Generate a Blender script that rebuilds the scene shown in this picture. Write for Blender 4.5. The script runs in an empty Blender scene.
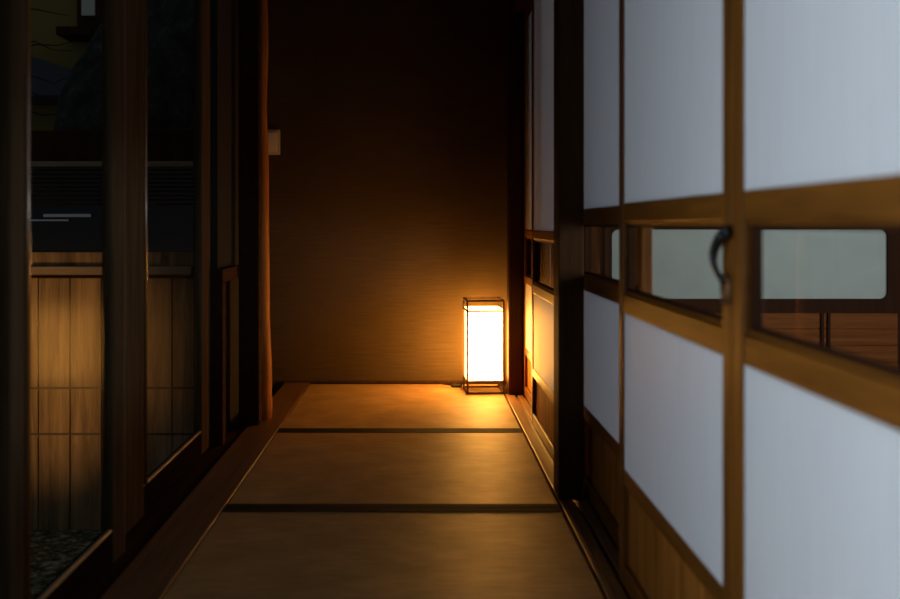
import bpy, bmesh, math, random
from mathutils import Vector, Matrix, noise
random.seed(7)
S = bpy.context.scene
COL = S.collection

# ---------------------------------------------------------------- materials
def mat(name, build):
    m = bpy.data.materials.new(name); m.use_nodes = True
    nt = m.node_tree; nt.nodes.clear()
    out = nt.nodes.new('ShaderNodeOutputMaterial')
    build(nt, out)
    return m
def N(nt, t, **kw):
    n = nt.nodes.new(t)
    for k, v in kw.items():
        if k in n.inputs: n.inputs[k].default_value = v
        else: setattr(n, k, v)
    return n
def coords(nt, scale=(1, 1, 1)):
    tc = N(nt, 'ShaderNodeTexCoord'); mp = N(nt, 'ShaderNodeMapping')
    mp.inputs['Scale'].default_value = scale
    nt.links.new(tc.outputs['Object'], mp.inputs['Vector'])
    return mp.outputs['Vector']
def ramp(nt, fac, stops):
    r = N(nt, 'ShaderNodeValToRGB')
    e = r.color_ramp.elements
    e[0].position, e[0].color = stops[0][0], (*stops[0][1], 1)
    e[1].position, e[1].color = stops[-1][0], (*stops[-1][1], 1)
    for p, c in stops[1:-1]:
        x = e.new(p); x.color = (*c, 1)
    nt.links.new(fac, r.inputs['Fac'])
    return r.outputs['Color']
def principled(nt, out, color=None, rough=.5, bump=None, strength=.2, dist=.002, spec=.5, metal=0):
    p = N(nt, 'ShaderNodeBsdfPrincipled')
    p.inputs['Roughness'].default_value = rough
    p.inputs['Specular IOR Level'].default_value = spec
    p.inputs['Metallic'].default_value = metal
    if isinstance(color, tuple): p.inputs['Base Color'].default_value = (*color, 1)
    else: nt.links.new(color, p.inputs['Base Color'])
    if bump is not None:
        b = N(nt, 'ShaderNodeBump'); b.inputs['Strength'].default_value = strength
        b.inputs['Distance'].default_value = dist
        nt.links.new(bump, b.inputs['Height']); nt.links.new(b.outputs['Normal'], p.inputs['Normal'])
    nt.links.new(p.outputs['BSDF'], out.inputs['Surface'])
    return p
def wood(name, dark, light, axis='Z', rough=.45, knots=False, spec=.4, g=1.0):
    # long grain along the given axis
    def b(nt, out):
        sc = {'X': (1.2, 22, 22), 'Y': (22, 1.2, 22), 'Z': (22, 22, 1.2)}[axis]
        v = coords(nt, tuple(s*g for s in sc))
        n1 = N(nt, 'ShaderNodeTexNoise', Scale=1.6, Detail=6.0, Roughness=.6, Distortion=.7)
        nt.links.new(v, n1.inputs['Vector'])
        v2 = coords(nt, tuple(s*4 for s in sc))
        n2 = N(nt, 'ShaderNodeTexNoise', Scale=2.5, Detail=3.0)
        nt.links.new(v2, n2.inputs['Vector'])
        ad = N(nt, 'ShaderNodeMath', operation='MULTIPLY_ADD')
        nt.links.new(n2.outputs['Fac'], ad.inputs[0]); ad.inputs[1].default_value = .35
        nt.links.new(n1.outputs['Fac'], ad.inputs[2])
        fac = ad.outputs[0]
        if knots:
            vk = coords(nt, (5, 5, 2.6))
            vo = N(nt, 'ShaderNodeTexVoronoi', Scale=1.0); nt.links.new(vk, vo.inputs['Vector'])
            mr = N(nt, 'ShaderNodeMapRange'); nt.links.new(vo.outputs['Distance'], mr.inputs['Value'])
            mr.inputs['From Min'].default_value = .03; mr.inputs['From Max'].default_value = .12
            mr.inputs['To Min'].default_value = .45; mr.inputs['To Max'].default_value = 0
            sb = N(nt, 'ShaderNodeMath', operation='SUBTRACT')
            nt.links.new(fac, sb.inputs[0]); nt.links.new(mr.outputs[0], sb.inputs[1]); fac = sb.outputs[0]
        mid = tuple((a+c)/2 for a, c in zip(dark, light))
        c = ramp(nt, fac, [(.42, dark), (.65, mid), (.88, light)])
        principled(nt, out, c, rough, fac, .25, .002, spec)
    return mat(name, b)

M = {}
M['frame'] = wood('cedar_frame', (.085, .028, .0035), (.24, .088, .011), 'Z', .42)
M['frame_h'] = wood('cedar_frame_lengthwise', (.085, .028, .0035), (.24, .088, .011), 'Y', .42)
M['kick'] = wood('cedar_board', (.14, .046, .005), (.56, .21, .035), 'Z', .75, spec=.12, g=.6)
M['pillar'] = wood('dark_pillar', (.036, .015, .005), (.075, .032, .011), 'Z', .65, spec=.08)
M['beam'] = wood('dark_beam', (.020, .009, .004), (.045, .020, .008), 'Y', .8, spec=.02)
M['beamx'] = wood('dark_beam_across', (.03, .014, .006), (.065, .03, .012), 'X', .5)
M['board'] = wood('floor_board', (.10, .047, .020), (.21, .11, .052), 'Y', .42)
M['sill'] = wood('sill_wood', (.15, .075, .03), (.28, .15, .065), 'Y', .4)
M['doorwood'] = wood('door_wood', (.034, .022, .012), (.080, .054, .030), 'Z', .85, spec=0)
M['doorwood_h'] = wood('door_wood_long', (.008, .005, .003), (.018, .011, .006), 'Y', .85, spec=0)
M['bead'] = wood('lit_door_bead', (.20, .15, .10), (.32, .24, .16), 'Y', .4)  # paler than the rails: caught light put into the bead's colour
M['plank'] = wood('garden_plank', (.10, .050, .020), (.46, .27, .12), 'Z', .7, knots=True, g=.7)
M['ledge'] = wood('garden_ledge', (.24, .15, .085), (.46, .31, .17), 'X', .6)
M['log'] = wood('log_bark', (.20, .062, .009), (.42, .15, .022), 'Z', .6, g=.5, spec=.1)
M['redwood'] = wood('red_wood_boards', (.15, .045, .010), (.30, .10, .024), 'X', .7, spec=.1)
M['redpost'] = wood('red_wood_post', (.028, .009, .003), (.05, .017, .006), 'Z', .7, spec=.1)
M['lantern_frame'] = wood('lantern_wood', (.05, .020, .008), (.10, .045, .018), 'Z', .5)

def _wallfab(nt, out):
    v = coords(nt, (5, 5, 230)); n = N(nt, 'ShaderNodeTexNoise', Scale=1.0, Detail=4.0, Roughness=.65)
    nt.links.new(v, n.inputs['Vector'])
    v2 = coords(nt, (2, 2, 2)); n2 = N(nt, 'ShaderNodeTexNoise', Scale=1.4, Detail=4.0); nt.links.new(v2, n2.inputs['Vector'])
    mx = N(nt, 'ShaderNodeMath', operation='MULTIPLY_ADD'); nt.links.new(n2.outputs['Fac'], mx.inputs[0]); mx.inputs[1].default_value = .5
    nt.links.new(n.outputs['Fac'], mx.inputs[2])
    c = ramp(nt, mx.outputs[0], [(.45, (.048, .031, .014)), (.95, (.090, .060, .028))])
    principled(nt, out, c, .8, n.outputs['Fac'], .5, .002, .2)
M['wallfab'] = mat('woven_wallcovering', _wallfab)

def _plaster(col):
    def b(nt, out):
        v = coords(nt, (1, 1, 1)); n = N(nt, 'ShaderNodeTexNoise', Scale=60.0, Detail=6.0); nt.links.new(v, n.inputs['Vector'])
        c = ramp(nt, n.outputs['Fac'], [(.3, tuple(x*.85 for x in col)), (.7, col)])
        principled(nt, out, c, .95, n.outputs['Fac'], .3, .002, .03)
    return b
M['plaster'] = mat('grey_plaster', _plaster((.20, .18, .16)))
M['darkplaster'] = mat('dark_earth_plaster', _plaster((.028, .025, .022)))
M['ochre'] = mat('ochre_plaster', _plaster((.36, .25, .08)))
M['concrete'] = mat('garden_stone', _plaster((.12, .12, .12)))

def _tatami(nt, out):
    v = coords(nt, (1, 1, 1))
    w = N(nt, 'ShaderNodeTexWave', Scale=95.0, Distortion=.6, Detail=1.0); w.bands_direction = 'Y'
    nt.links.new(v, w.inputs['Vector'])
    v1 = coords(nt, (9, 90, 1)); n = N(nt, 'ShaderNodeTexNoise', Scale=1.0, Detail=5.0, Roughness=.7); nt.links.new(v1, n.inputs['Vector'])
    v2 = coords(nt, (1, 1, 1)); n2 = N(nt, 'ShaderNodeTexNoise', Scale=7.0, Detail=3.0); nt.links.new(v2, n2.inputs['Vector'])
    a = N(nt, 'ShaderNodeMath', operation='MULTIPLY_ADD'); nt.links.new(n2.outputs['Fac'], a.inputs[0]); a.inputs[1].default_value = .6
    nt.links.new(n.outputs['Fac'], a.inputs[2])
    c = ramp(nt, a.outputs[0], [(.6, (.28, .168, .066)), (1.0, (.50, .31, .125))])
    principled(nt, out, c, .55, w.outputs['Fac'], .35, .0015, .35)
M['tatami'] = mat('rush_weave', _tatami)
M['heri'] = mat('border_cloth', lambda nt, out: principled(nt, out, (.012, .010, .010), .8, spec=.1))

def _paper(nt, out):
    # white washi over a fine lattice: scatters back most light, lets a little through
    v = coords(nt, (160, 160, 6)); n = N(nt, 'ShaderNodeTexNoise', Scale=1.0, Detail=4.0, Roughness=.6); nt.links.new(v, n.inputs['Vector'])
    c = ramp(nt, n.outputs['Fac'], [(.3, (.74, .76, .80)), (.7, (.80, .82, .85))])
    d = N(nt, 'ShaderNodeBsdfDiffuse'); t = N(nt, 'ShaderNodeBsdfTranslucent'); m = N(nt, 'ShaderNodeMixShader', Fac=.45)
    nt.links.new(c, d.inputs['Color']); nt.links.new(c, t.inputs['Color'])
    nt.links.new(d.outputs[0], m.inputs[1]); nt.links.new(t.outputs[0], m.inputs[2])
    f = N(nt, 'ShaderNodeFresnel', IOR=1.4); ge = N(nt, 'ShaderNodeNewGeometry')
    iv = N(nt, 'ShaderNodeMath', operation='SUBTRACT'); iv.inputs[0].default_value = 1; nt.links.new(ge.outputs['Backfacing'], iv.inputs[1])
    mu = N(nt, 'ShaderNodeMath', operation='MULTIPLY'); nt.links.new(iv.outputs[0], mu.inputs[0]); nt.links.new(f.outputs[0], mu.inputs[1])
    gl = N(nt, 'ShaderNodeBsdfGlossy', Roughness=.48); gl.inputs['Color'].default_value = (.62, .62, .62, 1)
    m2 = N(nt, 'ShaderNodeMixShader'); nt.links.new(mu.outputs[0], m2.inputs[0]); nt.links.new(m.outputs[0], m2.inputs[1]); nt.links.new(gl.outputs[0], m2.inputs[2])
    nt.links.new(m2.outputs[0], out.inputs['Surface'])
M['paper'] = mat('washi_paper', _paper)

def _glass(ior, tint, gr=.02):
    def b(nt, out):
        f = N(nt, 'ShaderNodeFresnel', IOR=ior); g = N(nt, 'ShaderNodeBsdfGlossy', Roughness=gr)
        t = N(nt, 'ShaderNodeBsdfTransparent'); t.inputs['Color'].default_value = (*tint, 1)
        m = N(nt, 'ShaderNodeMixShader'); ge = N(nt, 'ShaderNodeNewGeometry')
        iv = N(nt, 'ShaderNodeMath', operation='SUBTRACT'); iv.inputs[0].default_value = 1; nt.links.new(ge.outputs['Backfacing'], iv.inputs[1])
        mu = N(nt, 'ShaderNodeMath', operation='MULTIPLY'); nt.links.new(iv.outputs[0], mu.inputs[0]); nt.links.new(f.outputs[0], mu.inputs[1])
        nt.links.new(mu.outputs[0], m.inputs[0])
        nt.links.new(t.outputs[0], m.inputs[1]); nt.links.new(g.outputs[0], m.inputs[2]); nt.links.new(m.outputs[0], out.inputs['Surface'])
    return b
M['glass'] = mat('clear_glass', _glass(1.45, (.94, .96, .95)))
M['doorglass'] = mat('coated_glass', _glass(1.04, (.9, .92, .9), .17))
M['blackglass'] = mat('dark_window_glass', lambda nt, out: principled(nt, out, (.008, .007, .006), .15, spec=.5))

def emit(name, col, s):
    def b(nt, out):
        e = N(nt, 'ShaderNodeEmission', Strength=s); e.inputs['Color'].default_value = (*col, 1)
        nt.links.new(e.outputs[0], out.inputs['Surface'])
    return mat(name, b)
M['lampshade'] = emit('glowing_shade', (1.0, .42, .07), 40.0)
def _pale(nt, out):
    v = coords(nt, (1, 1, 1)); n = N(nt, 'ShaderNodeTexNoise', Scale=5.0, Detail=3.0); nt.links.new(v, n.inputs['Vector'])
    c = ramp(nt, n.outputs['Fac'], [(.3, (.29, .34, .31)), (.7, (.34, .39, .35))])
    p = principled(nt, out, c, .4, spec=.3)
    nt.links.new(c, p.inputs['Emission Color']); p.inputs['Emission Strength'].default_value = .16
M['pale'] = mat('daylit_frosted_pane', _pale)
M['ink'] = mat('grey_print', lambda nt, out: principled(nt, out, (.2, .2, .2), .6))
M['strip'] = mat('grey_strip', lambda nt, out: principled(nt, out, (.22, .20, .17), .6, spec=.1))
M['lacquer'] = mat('varnished_streak_bead', lambda nt, out: principled(nt, out, (.16, .07, .02), .2, spec=1.0))
M['iron'] = mat('forged_iron', lambda nt, out: principled(nt, out, (.018, .018, .020), .4, metal=.3))
M['copper'] = mat('worn_bronze', lambda nt, out: principled(nt, out, (.16, .09, .06), .35, metal=.6))
M['black'] = mat('black_rubber', lambda nt, out: principled(nt, out, (.012, .010, .009), .6))
M['cream'] = mat('cream_plastic', lambda nt, out: principled(nt, out, (.85, .76, .58), .4))
M['cream2'] = mat('cream_plastic_darker', lambda nt, out: principled(nt, out, (.62, .55, .42), .4))
M['steel'] = mat('brushed_steel', lambda nt, out: principled(nt, out, (.55, .58, .65), .35, metal=.9))
def _moss(nt, out):
    v = coords(nt, (1, 1, 1)); n = N(nt, 'ShaderNodeTexNoise', Scale=28.0, Detail=8.0, Roughness=.75); nt.links.new(v, n.inputs['Vector'])
    c = ramp(nt, n.outputs['Fac'], [(.38, (.03, .035, .015)), (.52, (.22, .25, .12)), (.66, (.9, .92, .8))])
    principled(nt, out, c, .9, n.outputs['Fac'], 1, .02, .1)
M['moss'] = mat('moss_and_gravel', _moss)
def _rock(nt, out):
    v = coords(nt, (1, 1, 1)); n = N(nt, 'ShaderNodeTexNoise', Scale=9.0, Detail=8.0, Roughness=.7); nt.links.new(v, n.inputs['Vector'])
    c = ramp(nt, n.outputs['Fac'], [(.4, (.03, .026, .022)), (.6, (.07, .06, .05)), (.8, (.25, .24, .22))])
    principled(nt, out, c, .9, n.outputs['Fac'], .9, .03, .1)
M['rock'] = mat('weathered_boulder', _rock)

# ---------------------------------------------------------------- mesh helpers
def box(bm, x0, x1, y0, y1, z0, z1, bev=0.0, seg=2):
    x0, x1 = sorted((x0, x1)); y0, y1 = sorted((y0, y1)); z0, z1 = sorted((z0, z1))
    mtx = Matrix.Translation(((x0+x1)/2, (y0+y1)/2, (z0+z1)/2)) @ Matrix.Diagonal((x1-x0, y1-y0, z1-z0, 1))
    r = bmesh.ops.create_cube(bm, size=1, matrix=mtx)
    if bev:
        es = list({e for v in r['verts'] for e in v.link_edges})
        bmesh.ops.bevel(bm, geom=es, offset=bev, segments=seg, affect='EDGES', profile=.5)
def tube(bm, pts, rad, n=10):
    pts = [Vector(p) for p in pts]
    rads = rad if isinstance(rad, (list, tuple)) else [rad]*len(pts)
    rings = []; up = Vector((.13, .21, .97)).normalized()
    for i, p in enumerate(pts):
        t = (pts[min(i+1, len(pts)-1)] - pts[max(i-1, 0)]).normalized()
        a = t.cross(up)
        if a.length < 1e-3: a = t.cross(Vector((1, 0, 0)))
        a.normalize(); b = t.cross(a)
        rings.append([bm.verts.new(p + (a*math.cos(2*math.pi*k/n) + b*math.sin(2*math.pi*k/n))*rads[i]) for k in range(n)])
    for r0, r1 in zip(rings, rings[1:]):
        for k in range(n): bm.faces.new((r0[k], r0[(k+1) % n], r1[(k+1) % n], r1[k]))
    bm.faces.new(rings[0][::-1]); bm.faces.new(rings[-1])
def prism_xz(bm, pts, y0, y1):
    a = [bm.verts.new((x, y0, z)) for x, z in pts]; b = [bm.verts.new((x, y1, z)) for x, z in pts]
    n = len(pts); bm.faces.new(a); bm.faces.new(b[::-1])
    for i in range(n): bm.faces.new((a[i], b[i], b[(i+1) % n], a[(i+1) % n]))
def obj(name, bm, m, parent=None, smooth=False, label=None):
    bmesh.ops.recalc_face_normals(bm, faces=bm.faces)
    me = bpy.data.meshes.new(name); bm.to_mesh(me); bm.free()
    me.materials.append(m)
    if smooth:
        for p in me.polygons: p.use_smooth = True
    o = bpy.data.objects.new(name, me); COL.objects.link(o)
    if parent: o.parent = parent
    if label: o['label'] = label
    return o
def B(name, m, *boxes, bev=0.0, parent=None, label=None):
    bm = bmesh.new()
    for b in boxes: box(bm, *b, bev=bev)
    return obj(name, bm, m, parent, label=label)
def struct(name, m, *boxes, bev=0.0, parent=None):
    o = B(name, m, *boxes, bev=bev, parent=parent)
    if not parent: o['kind'] = 'structure'
    return o
def thing(name, label, cat, loc=(0, 0, 0), rz=0, group=None):
    o = bpy.data.objects.new(name, None); COL.objects.link(o)
    o.empty_display_size = .05; o.location = loc; o.rotation_euler = (0, 0, rz)
    o['label'] = label; o['category'] = cat
    if group: o['group'] = group
    return o

H = .8     # eye height
YB = 4.60  # far wall
# ---------------------------------------------------------------- setting
struct('floor', M['beam'], (-.86, .62, -1.6, YB+.1, -.16, -.035))
struct('ceiling', M['beam'], (-.95, .62, -1.6, YB+.1, 2.25, 2.33))
struct('wall_back', M['wallfab'], (-.95, .70, YB, YB+.1, -.03, 2.25))
struct('baseboard_back', M['pillar'], (-.70, .44, YB-.012, YB, 0, .012), bev=.002)
struct('wall_behind_viewer', M['darkplaster'], (-.95, .62, -1.6, -1.5, -.03, 2.25))
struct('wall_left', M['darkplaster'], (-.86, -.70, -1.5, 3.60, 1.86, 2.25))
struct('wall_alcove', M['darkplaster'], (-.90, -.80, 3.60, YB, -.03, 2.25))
struct('wall_right', M['plaster'], (.47, .50, -1.5, 4.27, 1.86, 2.25))
struct('wall_corner', M['plaster'], (.44, .53, 4.37, YB, 0, 2.25))
# left boards, outer sill, lintels
bm = bmesh.new()
box(bm, -.685, -.556, -1.5, YB-.013, -.034, .002, bev=.003)
o = obj('trim_1', bm, M['board']); o['kind'] = 'structure'
struct('trim_2', M['beam'], (-.80, -.687, -1.5, 3.60, -.034, -.004), bev=.003)
struct('trim_3', M['beam'], (-.80, -.70, -1.5, 3.60, 1.78, 1.86), bev=.004)
# right sill with its sliding grooves
bm = bmesh.new()
for x0, x1, zt in ((.402, .418, .004), (.418, .447, -.001), (.447, .453, -.012), (.453, .459, -.012), (.459, .486, -.001), (.486, .498, -.012), (.498, .54, -.001)):
    box(bm, x0, x1, -1.5, 4.27, -.034, zt, bev=.0015)
o = obj('trim_4', bm, M['sill']); o['kind'] = 'structure'
struct('trim_5', M['beam'], (.425, .545, -1.5, 4.27, 1.79, 1.86), bev=.004)
# pillars: one between the two pairs of screens, one in the corner
struct('trim_6', M['pillar'], (.400, .474, 2.615, 2.715, .005, 2.25), bev=.004)
struct('trim_7', M['pillar'], (.418, .486, 4.272, 4.368, .0, 2.25), bev=.004)
# left wall piece between glass doors and log
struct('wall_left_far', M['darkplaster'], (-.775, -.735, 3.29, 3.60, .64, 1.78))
struct('trim_8', M['beam'], (-.785, -.715, 3.285, 3.60, .59, .64), bev=.003)
struct('trim_9', M['beam'], (-.785, -.715, 3.285, 3.335, 0, .59), bev=.003)
struct('trim_10', M['heri'], (-.775, -.755, 3.335, 3.60, 0, .59))
struct('trim_16', M['beam'], (-.722, -.640, 3.603, 3.668, .003, 2.25), bev=.006)
# natural log pillar
bm = bmesh.new()
pts, rads = [], []
for i in range(41):
    z = 2.25*i/40
    pts.append((-.668 + .007*math.sin(z*3.1+.4) + .003*math.sin(z*9), 3.73 + .008*math.sin(z*2.3), z+.002))
    rads.append(.045 + .003*math.sin(z*5.3+1) + .002*math.sin(z*13) + (.006 if i < 2 else 0))
tube(bm, pts, rads, 24)
o = obj('trim_11', bm, M['log'], smooth=True); o['kind'] = 'structure'

# ---------------------------------------------------------------- tatami
seams = [-.32, .64, 1.60, 2.56, 3.525, YB-.014]
labs = ['woven rush floor mat nearest the viewer, wholly below the frame edge',
        'woven rush floor mat just before the picture, at the near end of the corridor',
        'nearest rush tatami mat at the bottom of the picture',
        'middle rush tatami mat between the two dark cloth seams',
        'farthest rush tatami mat, lit orange, under the glowing lantern']
for i, (a, b) in enumerate(zip(seams, seams[1:])):
    if i == 0: continue
    t = thing('tatami_mat', labs[i], 'tatami mat', (-.078, (a+b)/2, 0), 0, 'tatami mats along the corridor')
    hw, hd = .474, (b-a)/2 - .0015
    B('woven_surface', M['tatami'], (-hw, hw, -hd, hd, -.034, 0), bev=.002, parent=t)
    for s in (-1, 1):
        ys = (s*hd, s*(hd-.034))
        B('cloth_border', M['heri'], (-hw-.0005, hw+.0005, *ys, .0002, .0018), bev=.0005, parent=t, label='dark cloth border')

# ---------------------------------------------------------------- shoji screens
def shoji(X, y0, y1, label, zp, cat='shoji screen', sw=.040, pull=False, group=None, lattice=False):
    """X corridor-side face; y0 near, y1 far; zp = (kick top, low paper top, opening low, opening top, high paper low)"""
    L = (y1-y0)/2; c = (y0+y1)/2; T = .026
    t = thing('shoji_screen', label, cat, (X, c, 0), 0, group)
    kt, lpt, ol, ot, upl = zp
    top = 1.785
    for s in (-1, 1):
        B('stile', M['frame'], (0, T, s*L, s*(L-sw), .0, top), bev=.003, parent=t)
    in_ = L - sw
    for z0, z1 in ((.0, .045), (kt-.035, kt), (lpt, ol), (ot, upl), (top-.04, top)):
        B('rail', M['frame_h'], (.001, T-.001, -in_, in_, z0, z1), bev=.003, parent=t)
    B('kick_board', M['kick'], (.014, .020, -in_, in_, .045, kt-.035), parent=t)
    B('paper_panel', M['paper'], (.004, .0055, -in_, in_, kt, lpt), parent=t)
    B('paper_panel', M['paper'], (.004, .0055, -in_, in_, upl, top-.04), parent=t)
    fw = .006
    B('window_frame', M['frame_h'], (.002, T-.002, -in_, -in_+fw, ol, ot), (.002, T-.002, in_-fw, in_, ol, ot),
      (.006, T-.002, -in_+fw, in_-fw, ol, ol+.006), (.006, T-.002, -in_+fw, in_-fw, ot-.006, ot), bev=.0015, parent=t)
    g0, g1, gz0, gz1 = -in_+fw, in_-fw, ol+.006, ot-.006; gw = .009
    B('glazing_frame', M['redpost'], (.010, T-.002, g0, g0+gw, gz0, gz1), (.010, T-.002, g1-gw, g1, gz0, gz1),
      (.010, T-.002, g0+gw, g1-gw, gz0, gz0+.005), (.010, T-.002, g0+gw, g1-gw, gz1-.005, gz1), bev=.001, parent=t, label='dark inner glazing frame')
    B('glass_pane', M['glass'], (.0165, .0175, g0+gw, g1-gw, gz0+.005, gz1-.005), parent=t)
    if lattice:
        bm = bmesh.new()
        for z0, z1 in ((kt, lpt), (upl, top-.04)):
            n = max(1, round((z1-z0)/.16))
            for k in range(1, n):
                z = z0 + (z1-z0)*k/n
                box(bm, .007, .02, -in_, in_, z-.004, z+.004)
            for k in (1, 2):
                y = -in_ + 2*in_*k/3
                box(bm, .008, .019, y-.004, y+.004, z0, z1)
        if lattice: obj('lattice', bm, M['frame'], t)
    return t
near = (.258, .605, .648, .806, .848)
far = (.228, .528, .565, .745, .778)
g = 'white paper sliding screens along the right side'
C0 = 1.3085
shoji(.45, C0-.70, C0-.001, 'large white paper screen at the right edge, nearest the viewer', near, group=g)
SB = shoji(.45, C0+.001, 2.052, 'white paper screen with an iron pull on its near stile', near, group=g)
shoji(.489, 2.0, 2.80, 'narrow-looking paper screen between the dark pillar and the screen with iron pull', near, group=g)
shoji(.45, 2.86, 3.66, 'warm-lit paper screen just beyond the dark pillar', far, sw=.03, group=g)
shoji(.489, 3.56, 4.268, 'thin strip of orange-lit paper screen beside the corner post', far, sw=.03, group=g)
shoji(.489, -.14, .66, 'paper screen behind the nearest right-hand screen', near, group=g)
shoji(.45, -.9, -.12, 'paper screen beside and behind the viewer', near, group=g)
struct('wall_right_rear', M['plaster'], (.45, .50, -1.5, -.905, 0, 1.79))

# iron pull on the stile of the second screen
t = thing('door_pull', 'curved dark iron pull hanging on the screen stile beside the glass strip', 'door pull', (.450, 1.308, .790))
bm = bmesh.new()
tube(bm, [(-.002, 0, .0), (-.012, 0, .0), (-.014, 0, 0)], [.010, .010, .006], 16)
obj('mount', bm, M['iron'], t, True)
bm = bmesh.new()
pts = []; rr = []
for i in range(15):
    u = i/14
    pts.append((-.011 - .006*math.sin(math.pi*u), .004+.026*math.sin(math.pi*u)**.9*(1 if u < .8 else .9), -.002-.072*u)); rr.append(.006 + .002*math.cos(math.pi*u))
tube(bm, pts, rr, 10)
obj('curved_bar', bm, M['iron'], t, True)
bm = bmesh.new()
cy, cz = -.002, -.082
tube(bm, [(-.010, cy+.015*math.cos(a), cz+.022*math.sin(a)) for a in [2*math.pi*k/20 for k in range(20)]] + [(-.010, cy+.015, cz+.001)], .0026, 8)
obj('ring', bm, M['copper'], t, True, label='small bronze ring')

# ---------------------------------------------------------------- left sliding glass doors
def glassdoor(X, y0, y1, label, sn, sf, br=.08):
    c = (y0+y1)/2; L = (y1-y0)/2
    t = thing('sliding_glass_door', label, 'glass door', (X, c, 0), 0, 'timber framed glass doors along the left side')
    B('stile', M['doorwood'], (-.028, 0, -L, -L+sn, 0, 1.775), bev=.006, parent=t)
    B('stile', M['doorwood'], (-.028, 0, L-sf, L, 0, 1.775), bev=.006, parent=t)
    B('rail', M['doorwood_h'], (-.027, -.001, -L+sn, L-sf, 0, br), bev=.003, parent=t)
    B('rail', M['doorwood_h'], (-.027, -.001, -L+sn, L-sf, 1.70, 1.775), bev=.003, parent=t)
    B('glazing_bead', M['bead'], (-.012, -.002, -L+sn, L-sf, br, br+.006), bev=.0015, parent=t)
    B('edge_strip', M['strip'], (-.016, -.003, L, L+.005, 0, 1.775), parent=t, label='pale grey edge strip')
    bm = bmesh.new(); tube(bm, [(.0005, -L+sn+.006, br+.006), (.0005, -L+sn+.006, 1.70)], .0055, 16)
    obj('glazing_bead', bm, M['lacquer'], t, True)  # round bead added to pick up a streak from the lantern
    B('glass_pane', M['doorglass'], (-.016, -.013, -L+sn, L-sf, br, 1.70), parent=t)
glassdoor(-.757, 2.32, 3.275, 'dark glass door beside the wall piece, farther of the two seen', .17, .13)
glassdoor(-.720, 1.60, 2.215, 'glass door at the left edge showing warm planks outside', .055, .09)
glassdoor(-.757, .62, 1.60, 'glass door left of the viewer', .08, .08)
glassdoor(-.720, -.38, .64, 'glass door beside and behind the viewer', .08, .08)
glassdoor(-.757, -1.40, -.36, 'rearmost glass door on the left', .08, .08)

# ---------------------------------------------------------------- lantern
lt = thing('floor_lantern', 'glowing square paper lantern in a thin dark wood frame on the far mat', 'lantern', (.306, 4.372, .0), math.radians(3))
w, hh, p = .086, .446, .0045
for sx in (-1, 1):
    for sy in (-1, 1):
        B('post', M['lantern_frame'], (sx*w-p, sx*w+p, sy*w-p, sy*w+p, .0, hh), bev=.001, parent=lt)
for z in (.005, .060, .392, hh-.0045):
    for s in (-1, 1):
        B('rail', M['lantern_frame'], (-w+p, w-p, s*w-p*.8, s*w+p*.8, z-.0042, z+.0042), parent=lt)
        B('rail', M['lantern_frame'], (s*w-p*.8, s*w+p*.8, -w+p, w-p, z-.0042, z+.0042), parent=lt)
bm = bmesh.new(); q = w-.0052
for b_ in ((-q, q, -q, -q+.0015), (-q, q, q-.0015, q), (-q, -q+.0015, -q, q), (q-.0015, q, -q, q)): box(bm, *b_, .060, .400)
ls = obj('paper_shade', bm, M['lampshade'], lt)
B('light_blocking_cap', M['ink'], (-q+.002, q-.002, -q+.002, q-.002, .380, .385), parent=lt)  # added inside the shade to stop light leaving its top
B('shade_base', M['ink'], (-q+.002, q-.002, -q+.002, q-.002, .062, .066), parent=lt)
B('printed_mark', M['ink'], (-.004, .012, -q-.0009, -q-.0002, .318, .3205), parent=ls, label='faint grey mark on the paper')
bm = bmesh.new()
tube(bm, [(-.083, .082, .058), (-.088, .097, .03), (-.096, .105, .006), (-.115, .11, .006), (-.14, .125, .006), (-.19, .17, .006)], .003, 8)
cd = obj('power_cord', bm, M['black'], lt, True)
B('cord_switch', M['black'], (-.148, -.096, .086, .112, .001, .018), bev=.005, parent=lt)

# ---------------------------------------------------------------- switch on the far wall
t = thing('light_switch', 'cream light switch plate on the dark far wall beside the log post', 'light switch', (-.747, YB, 1.22))
B('plate', M['cream2'], (-.038, .038, -.009, 0, -.064, .064), bev=.003, parent=t)
B('rocker', M['cream'], (-.024, .024, -.014, -.008, -.048, .048), bev=.002, parent=t)

# ---------------------------------------------------------------- adjoining room behind the screens
Z = 4.0
struct('floor_adjoining_room', M['tatami'], (.56, 3.4, -1.6, 4.4, -.10, -.03))
struct('ceiling_adjoining_room', M['beam'], (.56, 3.4, -1.6, 4.4, 2.25, 2.33))
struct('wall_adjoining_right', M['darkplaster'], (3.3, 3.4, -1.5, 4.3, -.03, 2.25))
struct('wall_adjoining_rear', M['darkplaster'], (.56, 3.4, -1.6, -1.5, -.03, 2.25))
def at(px, py, y): return ((px-420)*y/906, H-(py-225)*y/906)
xl, zt = at(612, 229.5, Z); xr, zb = at(888, 299, Z)
# wall around window : posts, upper wall, panelling
struct('wall_adjoining_far', M['redpost'], (.56, 3.3, Z+.02, Z+.1, zt+.04, 2.25), (xr+.05, 3.3, Z+.02, Z+.1, -.03, zt+.04), (.56, xl-.03, Z+.02, Z+.1, -.03, zt+.04))
bm = bmesh.new()
zlow = at(0, 313, Z)[1]
zz = zlow
while zz > -.02:
    z2 = max(zz-.073, -.03)
    box(bm, xl-.03, xr+.05, Z+.012, Z+.05, z2+.003, zz, bev=.002); zz = z2
box(bm, xl-.03, xr+.05, Z+.02, Z+.06, -.03, zlow)
o = obj('trim_12', bm, M['redwood']); o['kind'] = 'structure'
for k, px in enumerate((823, 829.5)):
    xx = at(px, 0, Z)[0]; struct('trim_%d' % (13+k), M['redpost'], (xx-.006, xx+.006, Z+.003, Z+.02, -.03, zlow))
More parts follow.
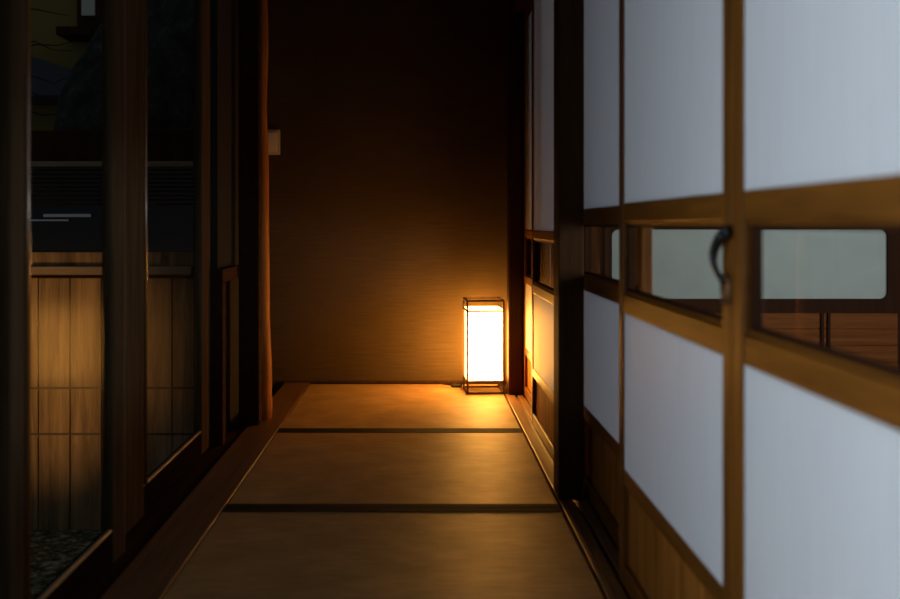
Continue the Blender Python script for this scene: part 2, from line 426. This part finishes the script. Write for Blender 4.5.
# rounded window: frame with rounded hole + pane
def rrect(x0, x1, z0, z1, r, n=8):
    out = []
    for cx, cz, a0 in ((x1-r, z1-r, 0), (x0+r, z1-r, 90), (x0+r, z0+r, 180), (x1-r, z0+r, 270)):
        for k in range(n+1):
            a = math.radians(a0+90*k/n); out.append((cx+r*math.cos(a), cz+r*math.sin(a)))
    return out
win = thing('window_1', '', '', (0, Z, 0)); del win['label']; del win['category']; win['kind'] = 'structure'
bm = bmesh.new(); prism_xz(bm, rrect(xl-.005, xr+.005, zb-.005, zt+.005, .03), .012, .018); obj('pane', bm, M['pale'], win)
bm = bmesh.new()
inner = rrect(xl, xr, zb, zt, .03); outer = []
cx, cz = (xl+xr)/2, (zb+zt)/2
for x, z in inner:
    ox = xr+.05 if x > xr-.031 else (xl-.03 if x < xl+.031 else x)
    oz = zt+.04 if z > zt-.031 else (zlow if z < zb+.031 else z)
    outer.append((ox, oz))
n = len(inner)
for y, flip in ((0, 0), (.03, 1)):
    a = [bm.verts.new((x, y, z)) for x, z in inner]; b = [bm.verts.new((x, y, z)) for x, z in outer]
    for i in range(n):
        j = (i+1) % n
        try: bm.faces.new((a[i], a[j], b[j], b[i]))
        except ValueError: pass
    if not flip: a0 = a
    else:
        for i in range(n): bm.faces.new((a0[i], a0[(i+1) % n], a[(i+1) % n], a[i]))
bmesh.ops.dissolve_degenerate(bm, dist=1e-5, edges=bm.edges)
obj('window_frame', bm, M['redpost'], win)
struct('wall_adjoining_side', M['wallfab'], (.64, .70, Z+.10, YB, -.16, 2.33))
struct('ceiling_niche', M['beam'], (.50, .64, Z+.10, YB, 2.25, 2.33))
struct('floor_niche', M['beam'], (.62, .64, Z+.10, YB, -.16, -.035))
# dark post in that room, standing just behind the screens
p0 = at(634, 0, 3.2)[0]; p1 = at(650, 0, 3.2)[0]
struct('trim_15', M['beam'], (p0, p1, 3.2, 3.26, -.03, 2.25), bev=.004)

# ---------------------------------------------------------------- outside on the left
struct('ground', M['moss'], (-9, -.86, -2, 12, -.5, -.42))
YS = 3.62
def S_(py): return H-(py-225)*YS/906
sh = thing('garden_outbuilding', 'plank-walled outbuilding outside the glass, with a ledge below a dark window', 'outbuilding', (-1.5, YS, -.42))
bm = bmesh.new()
x = -.72; random.seed(3)
while x < .60:
    wd = .125+.03*random.random()
    box(bm, x, min(x+wd-.004, .6), 0, .022, 0, S_(278)+.42, bev=.003); x += wd
obj('plank_wall', bm, M['plank'], sh)
B('backing', M['pillar'], (-.72, .60, .022, .10, 0, 1.6), parent=sh)
for zc in (S_(388), S_(434)):
    B('batten', M['beamx'], (-.72, .60, -.003, .0, zc+.42-.004, zc+.42+.004), parent=sh)
B('ledge', M['ledge'], (-.72, .60, -.05, .03, S_(274)+.42, S_(266)+.42), bev=.004, parent=sh)
B('rail', M['plank'], (-.72, .60, -.012, .03, S_(266)+.42, S_(252)+.42), bev=.003, parent=sh)
B('rail', M['ledge'], (-.72, .60, -.02, .03, S_(167)+.42, S_(161.5)+.42), bev=.003, parent=sh)
wn = B('window_pane', M['blackglass'], (-.72, .60, .004, .021, S_(252)+.42, S_(167)+.42), parent=sh)
B('window_bar', M['steel'], (-.0, .19, -.012, -.004, S_(217)+.42, S_(214)+.42), (-.06, .10, -.012, -.004, S_(221)+.42, S_(219.5)+.42), parent=sh, label='pale metal bar on the window')
bm = bmesh.new()
for k in range(9): box(bm, -.72, .60, -.008, .004, S_(205)+.42+k*.017, S_(205)+.42+k*.017+.008)
obj('louvre', bm, M['pillar'], sh)
# dark sloping boulder above and behind the outbuilding
bm = bmesh.new()
bmesh.ops.create_icosphere(bm, subdivisions=5, radius=1)
for v in bm.verts:
    d = 1 + .22*noise.noise(v.co*1.7) + .06*noise.noise(v.co*6)
    v.co = Vector((v.co.x*1.02*d, v.co.y*.6*d, v.co.z*1.75*d))
o = obj('boulder', bm, M['rock'], smooth=True); o.location = (-1.36, 6.0, .78); o['label'] = 'tall dark mossy boulder rising behind the outbuilding'; o['category'] = 'boulder'
# ochre house wall far behind
YO = 9.0
oh = thing('neighbouring_house', 'ochre-walled house far behind the boulder, dark eave and pale window', 'house', (-3.4, YO, -.42))
B('wall', M['ochre'], (-1.4, 2.2, 0, .15, 0, 4.6), parent=oh)
def O_(px, py): a = at(px, py, YO); return (a[0]+3.4, a[1]+.42)
a, b = O_(70, 34), O_(112, 42)
B('canopy', M['pillar'], (a[0], b[0], -.35, 0, b[1], a[1]), parent=oh)
a, b = O_(84, -40), O_(99, 17)
wf = B('window_frame', M['pillar'], (a[0]-.05, b[0]+.25, -.05, 0, b[1]-.15, a[1]), parent=oh)
B('pane', M['cream'], (a[0], b[0]-.02, -.07, -.05, b[1], a[1]-.05), parent=wf)
a, b = O_(10, 62), O_(95, 75)
bm = bmesh.new(); prism_xz(bm, [(a[0], b[1]), ((a[0]+b[0])/2-.3, a[1]+.05), (b[0], b[1]-.05), (b[0], b[1]-.3), (a[0], b[1]-.3)], -.7, 0)
obj('low_roof', bm, M['concrete'], oh)
# bare branches crossing the view to the house
t = thing('bare_tree', 'bare thin branches in front of the ochre house', 'tree', (-3.3, 6.6, -.42))
bm = bmesh.new(); tube(bm, [(-.2, 0, 0), (-.18, 0, 1), (-.12, .02, 1.9), (-.1, 0, 2.9)], [.06, .05, .04, .02], 10); obj('trunk', bm, M['pillar'], t, True)
for k in range(9):
    z = 1.5+.16*k; pts = [(-.15, 0, z)]
    for j in range(7): pts.append((pts[-1][0]+.13, pts[-1][1]+random.uniform(-.04, .04), pts[-1][2]+random.uniform(-.07, .07)))
    bm = bmesh.new(); tube(bm, pts, [.012-.0014*j for j in range(8)], 6); obj('branch', bm, M['pillar'], t, True)

# ---------------------------------------------------------------- light
W = bpy.data.worlds.new('dusk_sky'); S.world = W; W.use_nodes = True
bg = W.node_tree.nodes['Background']; bg.inputs['Color'].default_value = (.62, .78, 1.0, 1); bg.inputs['Strength'].default_value = .08
def light(name, kind, loc, energy, col, **kw):
    d = bpy.data.lights.new(name, kind); d.energy = energy; d.color = col
    for k, v in kw.items(): setattr(d, k, v)
    o = bpy.data.objects.new(name, d); COL.objects.link(o); o.location = loc
    return o
# daylight entering by the glass doors beside the viewer
o = light('daylight_through_doors', 'AREA', (-1.0, -.1, .85), 24, (.82, .90, 1.0), spread=math.radians(110), shape='RECTANGLE', size=2.2, size_y=1.4)
o.rotation_euler = Vector((-1, 0, .0)).to_track_quat('Z', 'Y').to_euler()
# daylight and added warm fill next door, and a garden spot on the planks
o = light('adjoining_room_daylight', 'AREA', (3.2, .7, .9), 100, (.84, .91, 1.0), shape='RECTANGLE', size=2.6, size_y=1.4)
o.rotation_euler = Vector((1, 0, .0)).to_track_quat('Z', 'Y').to_euler()
light('adjoining_room_warm_fill', 'POINT', (2.3, 1.6, 1.9), 5, (1, .72, .42), shadow_soft_size=.15)  # unseen lamp added to light the wood in that room
o = light('garden_spot', 'SPOT', (-1.75, 1.9, -.1), 52, (1, .55, .18), spot_size=math.radians(40), spot_blend=1.0, shadow_soft_size=.03)
o.rotation_euler = (Vector((-1.75, 1.9, -.1))-Vector((-1.55, 3.62, .27))).to_track_quat('Z', 'Y').to_euler()

# ---------------------------------------------------------------- camera
cd_ = bpy.data.cameras.new('camera'); cam = bpy.data.objects.new('camera', cd_); COL.objects.link(cam)
cam.location = (0, 0, H); cam.rotation_euler = (math.radians(90), 0, 0)
cd_.sensor_width = 36; cd_.lens = 36*906/900
cd_.shift_x = 30/900; cd_.shift_y = -74.5/900
cd_.clip_start = .01
cd_.dof.use_dof = True; cd_.dof.focus_distance = 4.3; cd_.dof.aperture_fstop = 2.8
S.camera = cam
S.cycles.caustics_reflective = False; S.cycles.caustics_refractive = False
S.view_settings.view_transform = 'Standard'; S.view_settings.look = 'None'
S.view_settings.exposure = 0; S.view_settings.gamma = 1; S.view_settings.use_curve_mapping = False
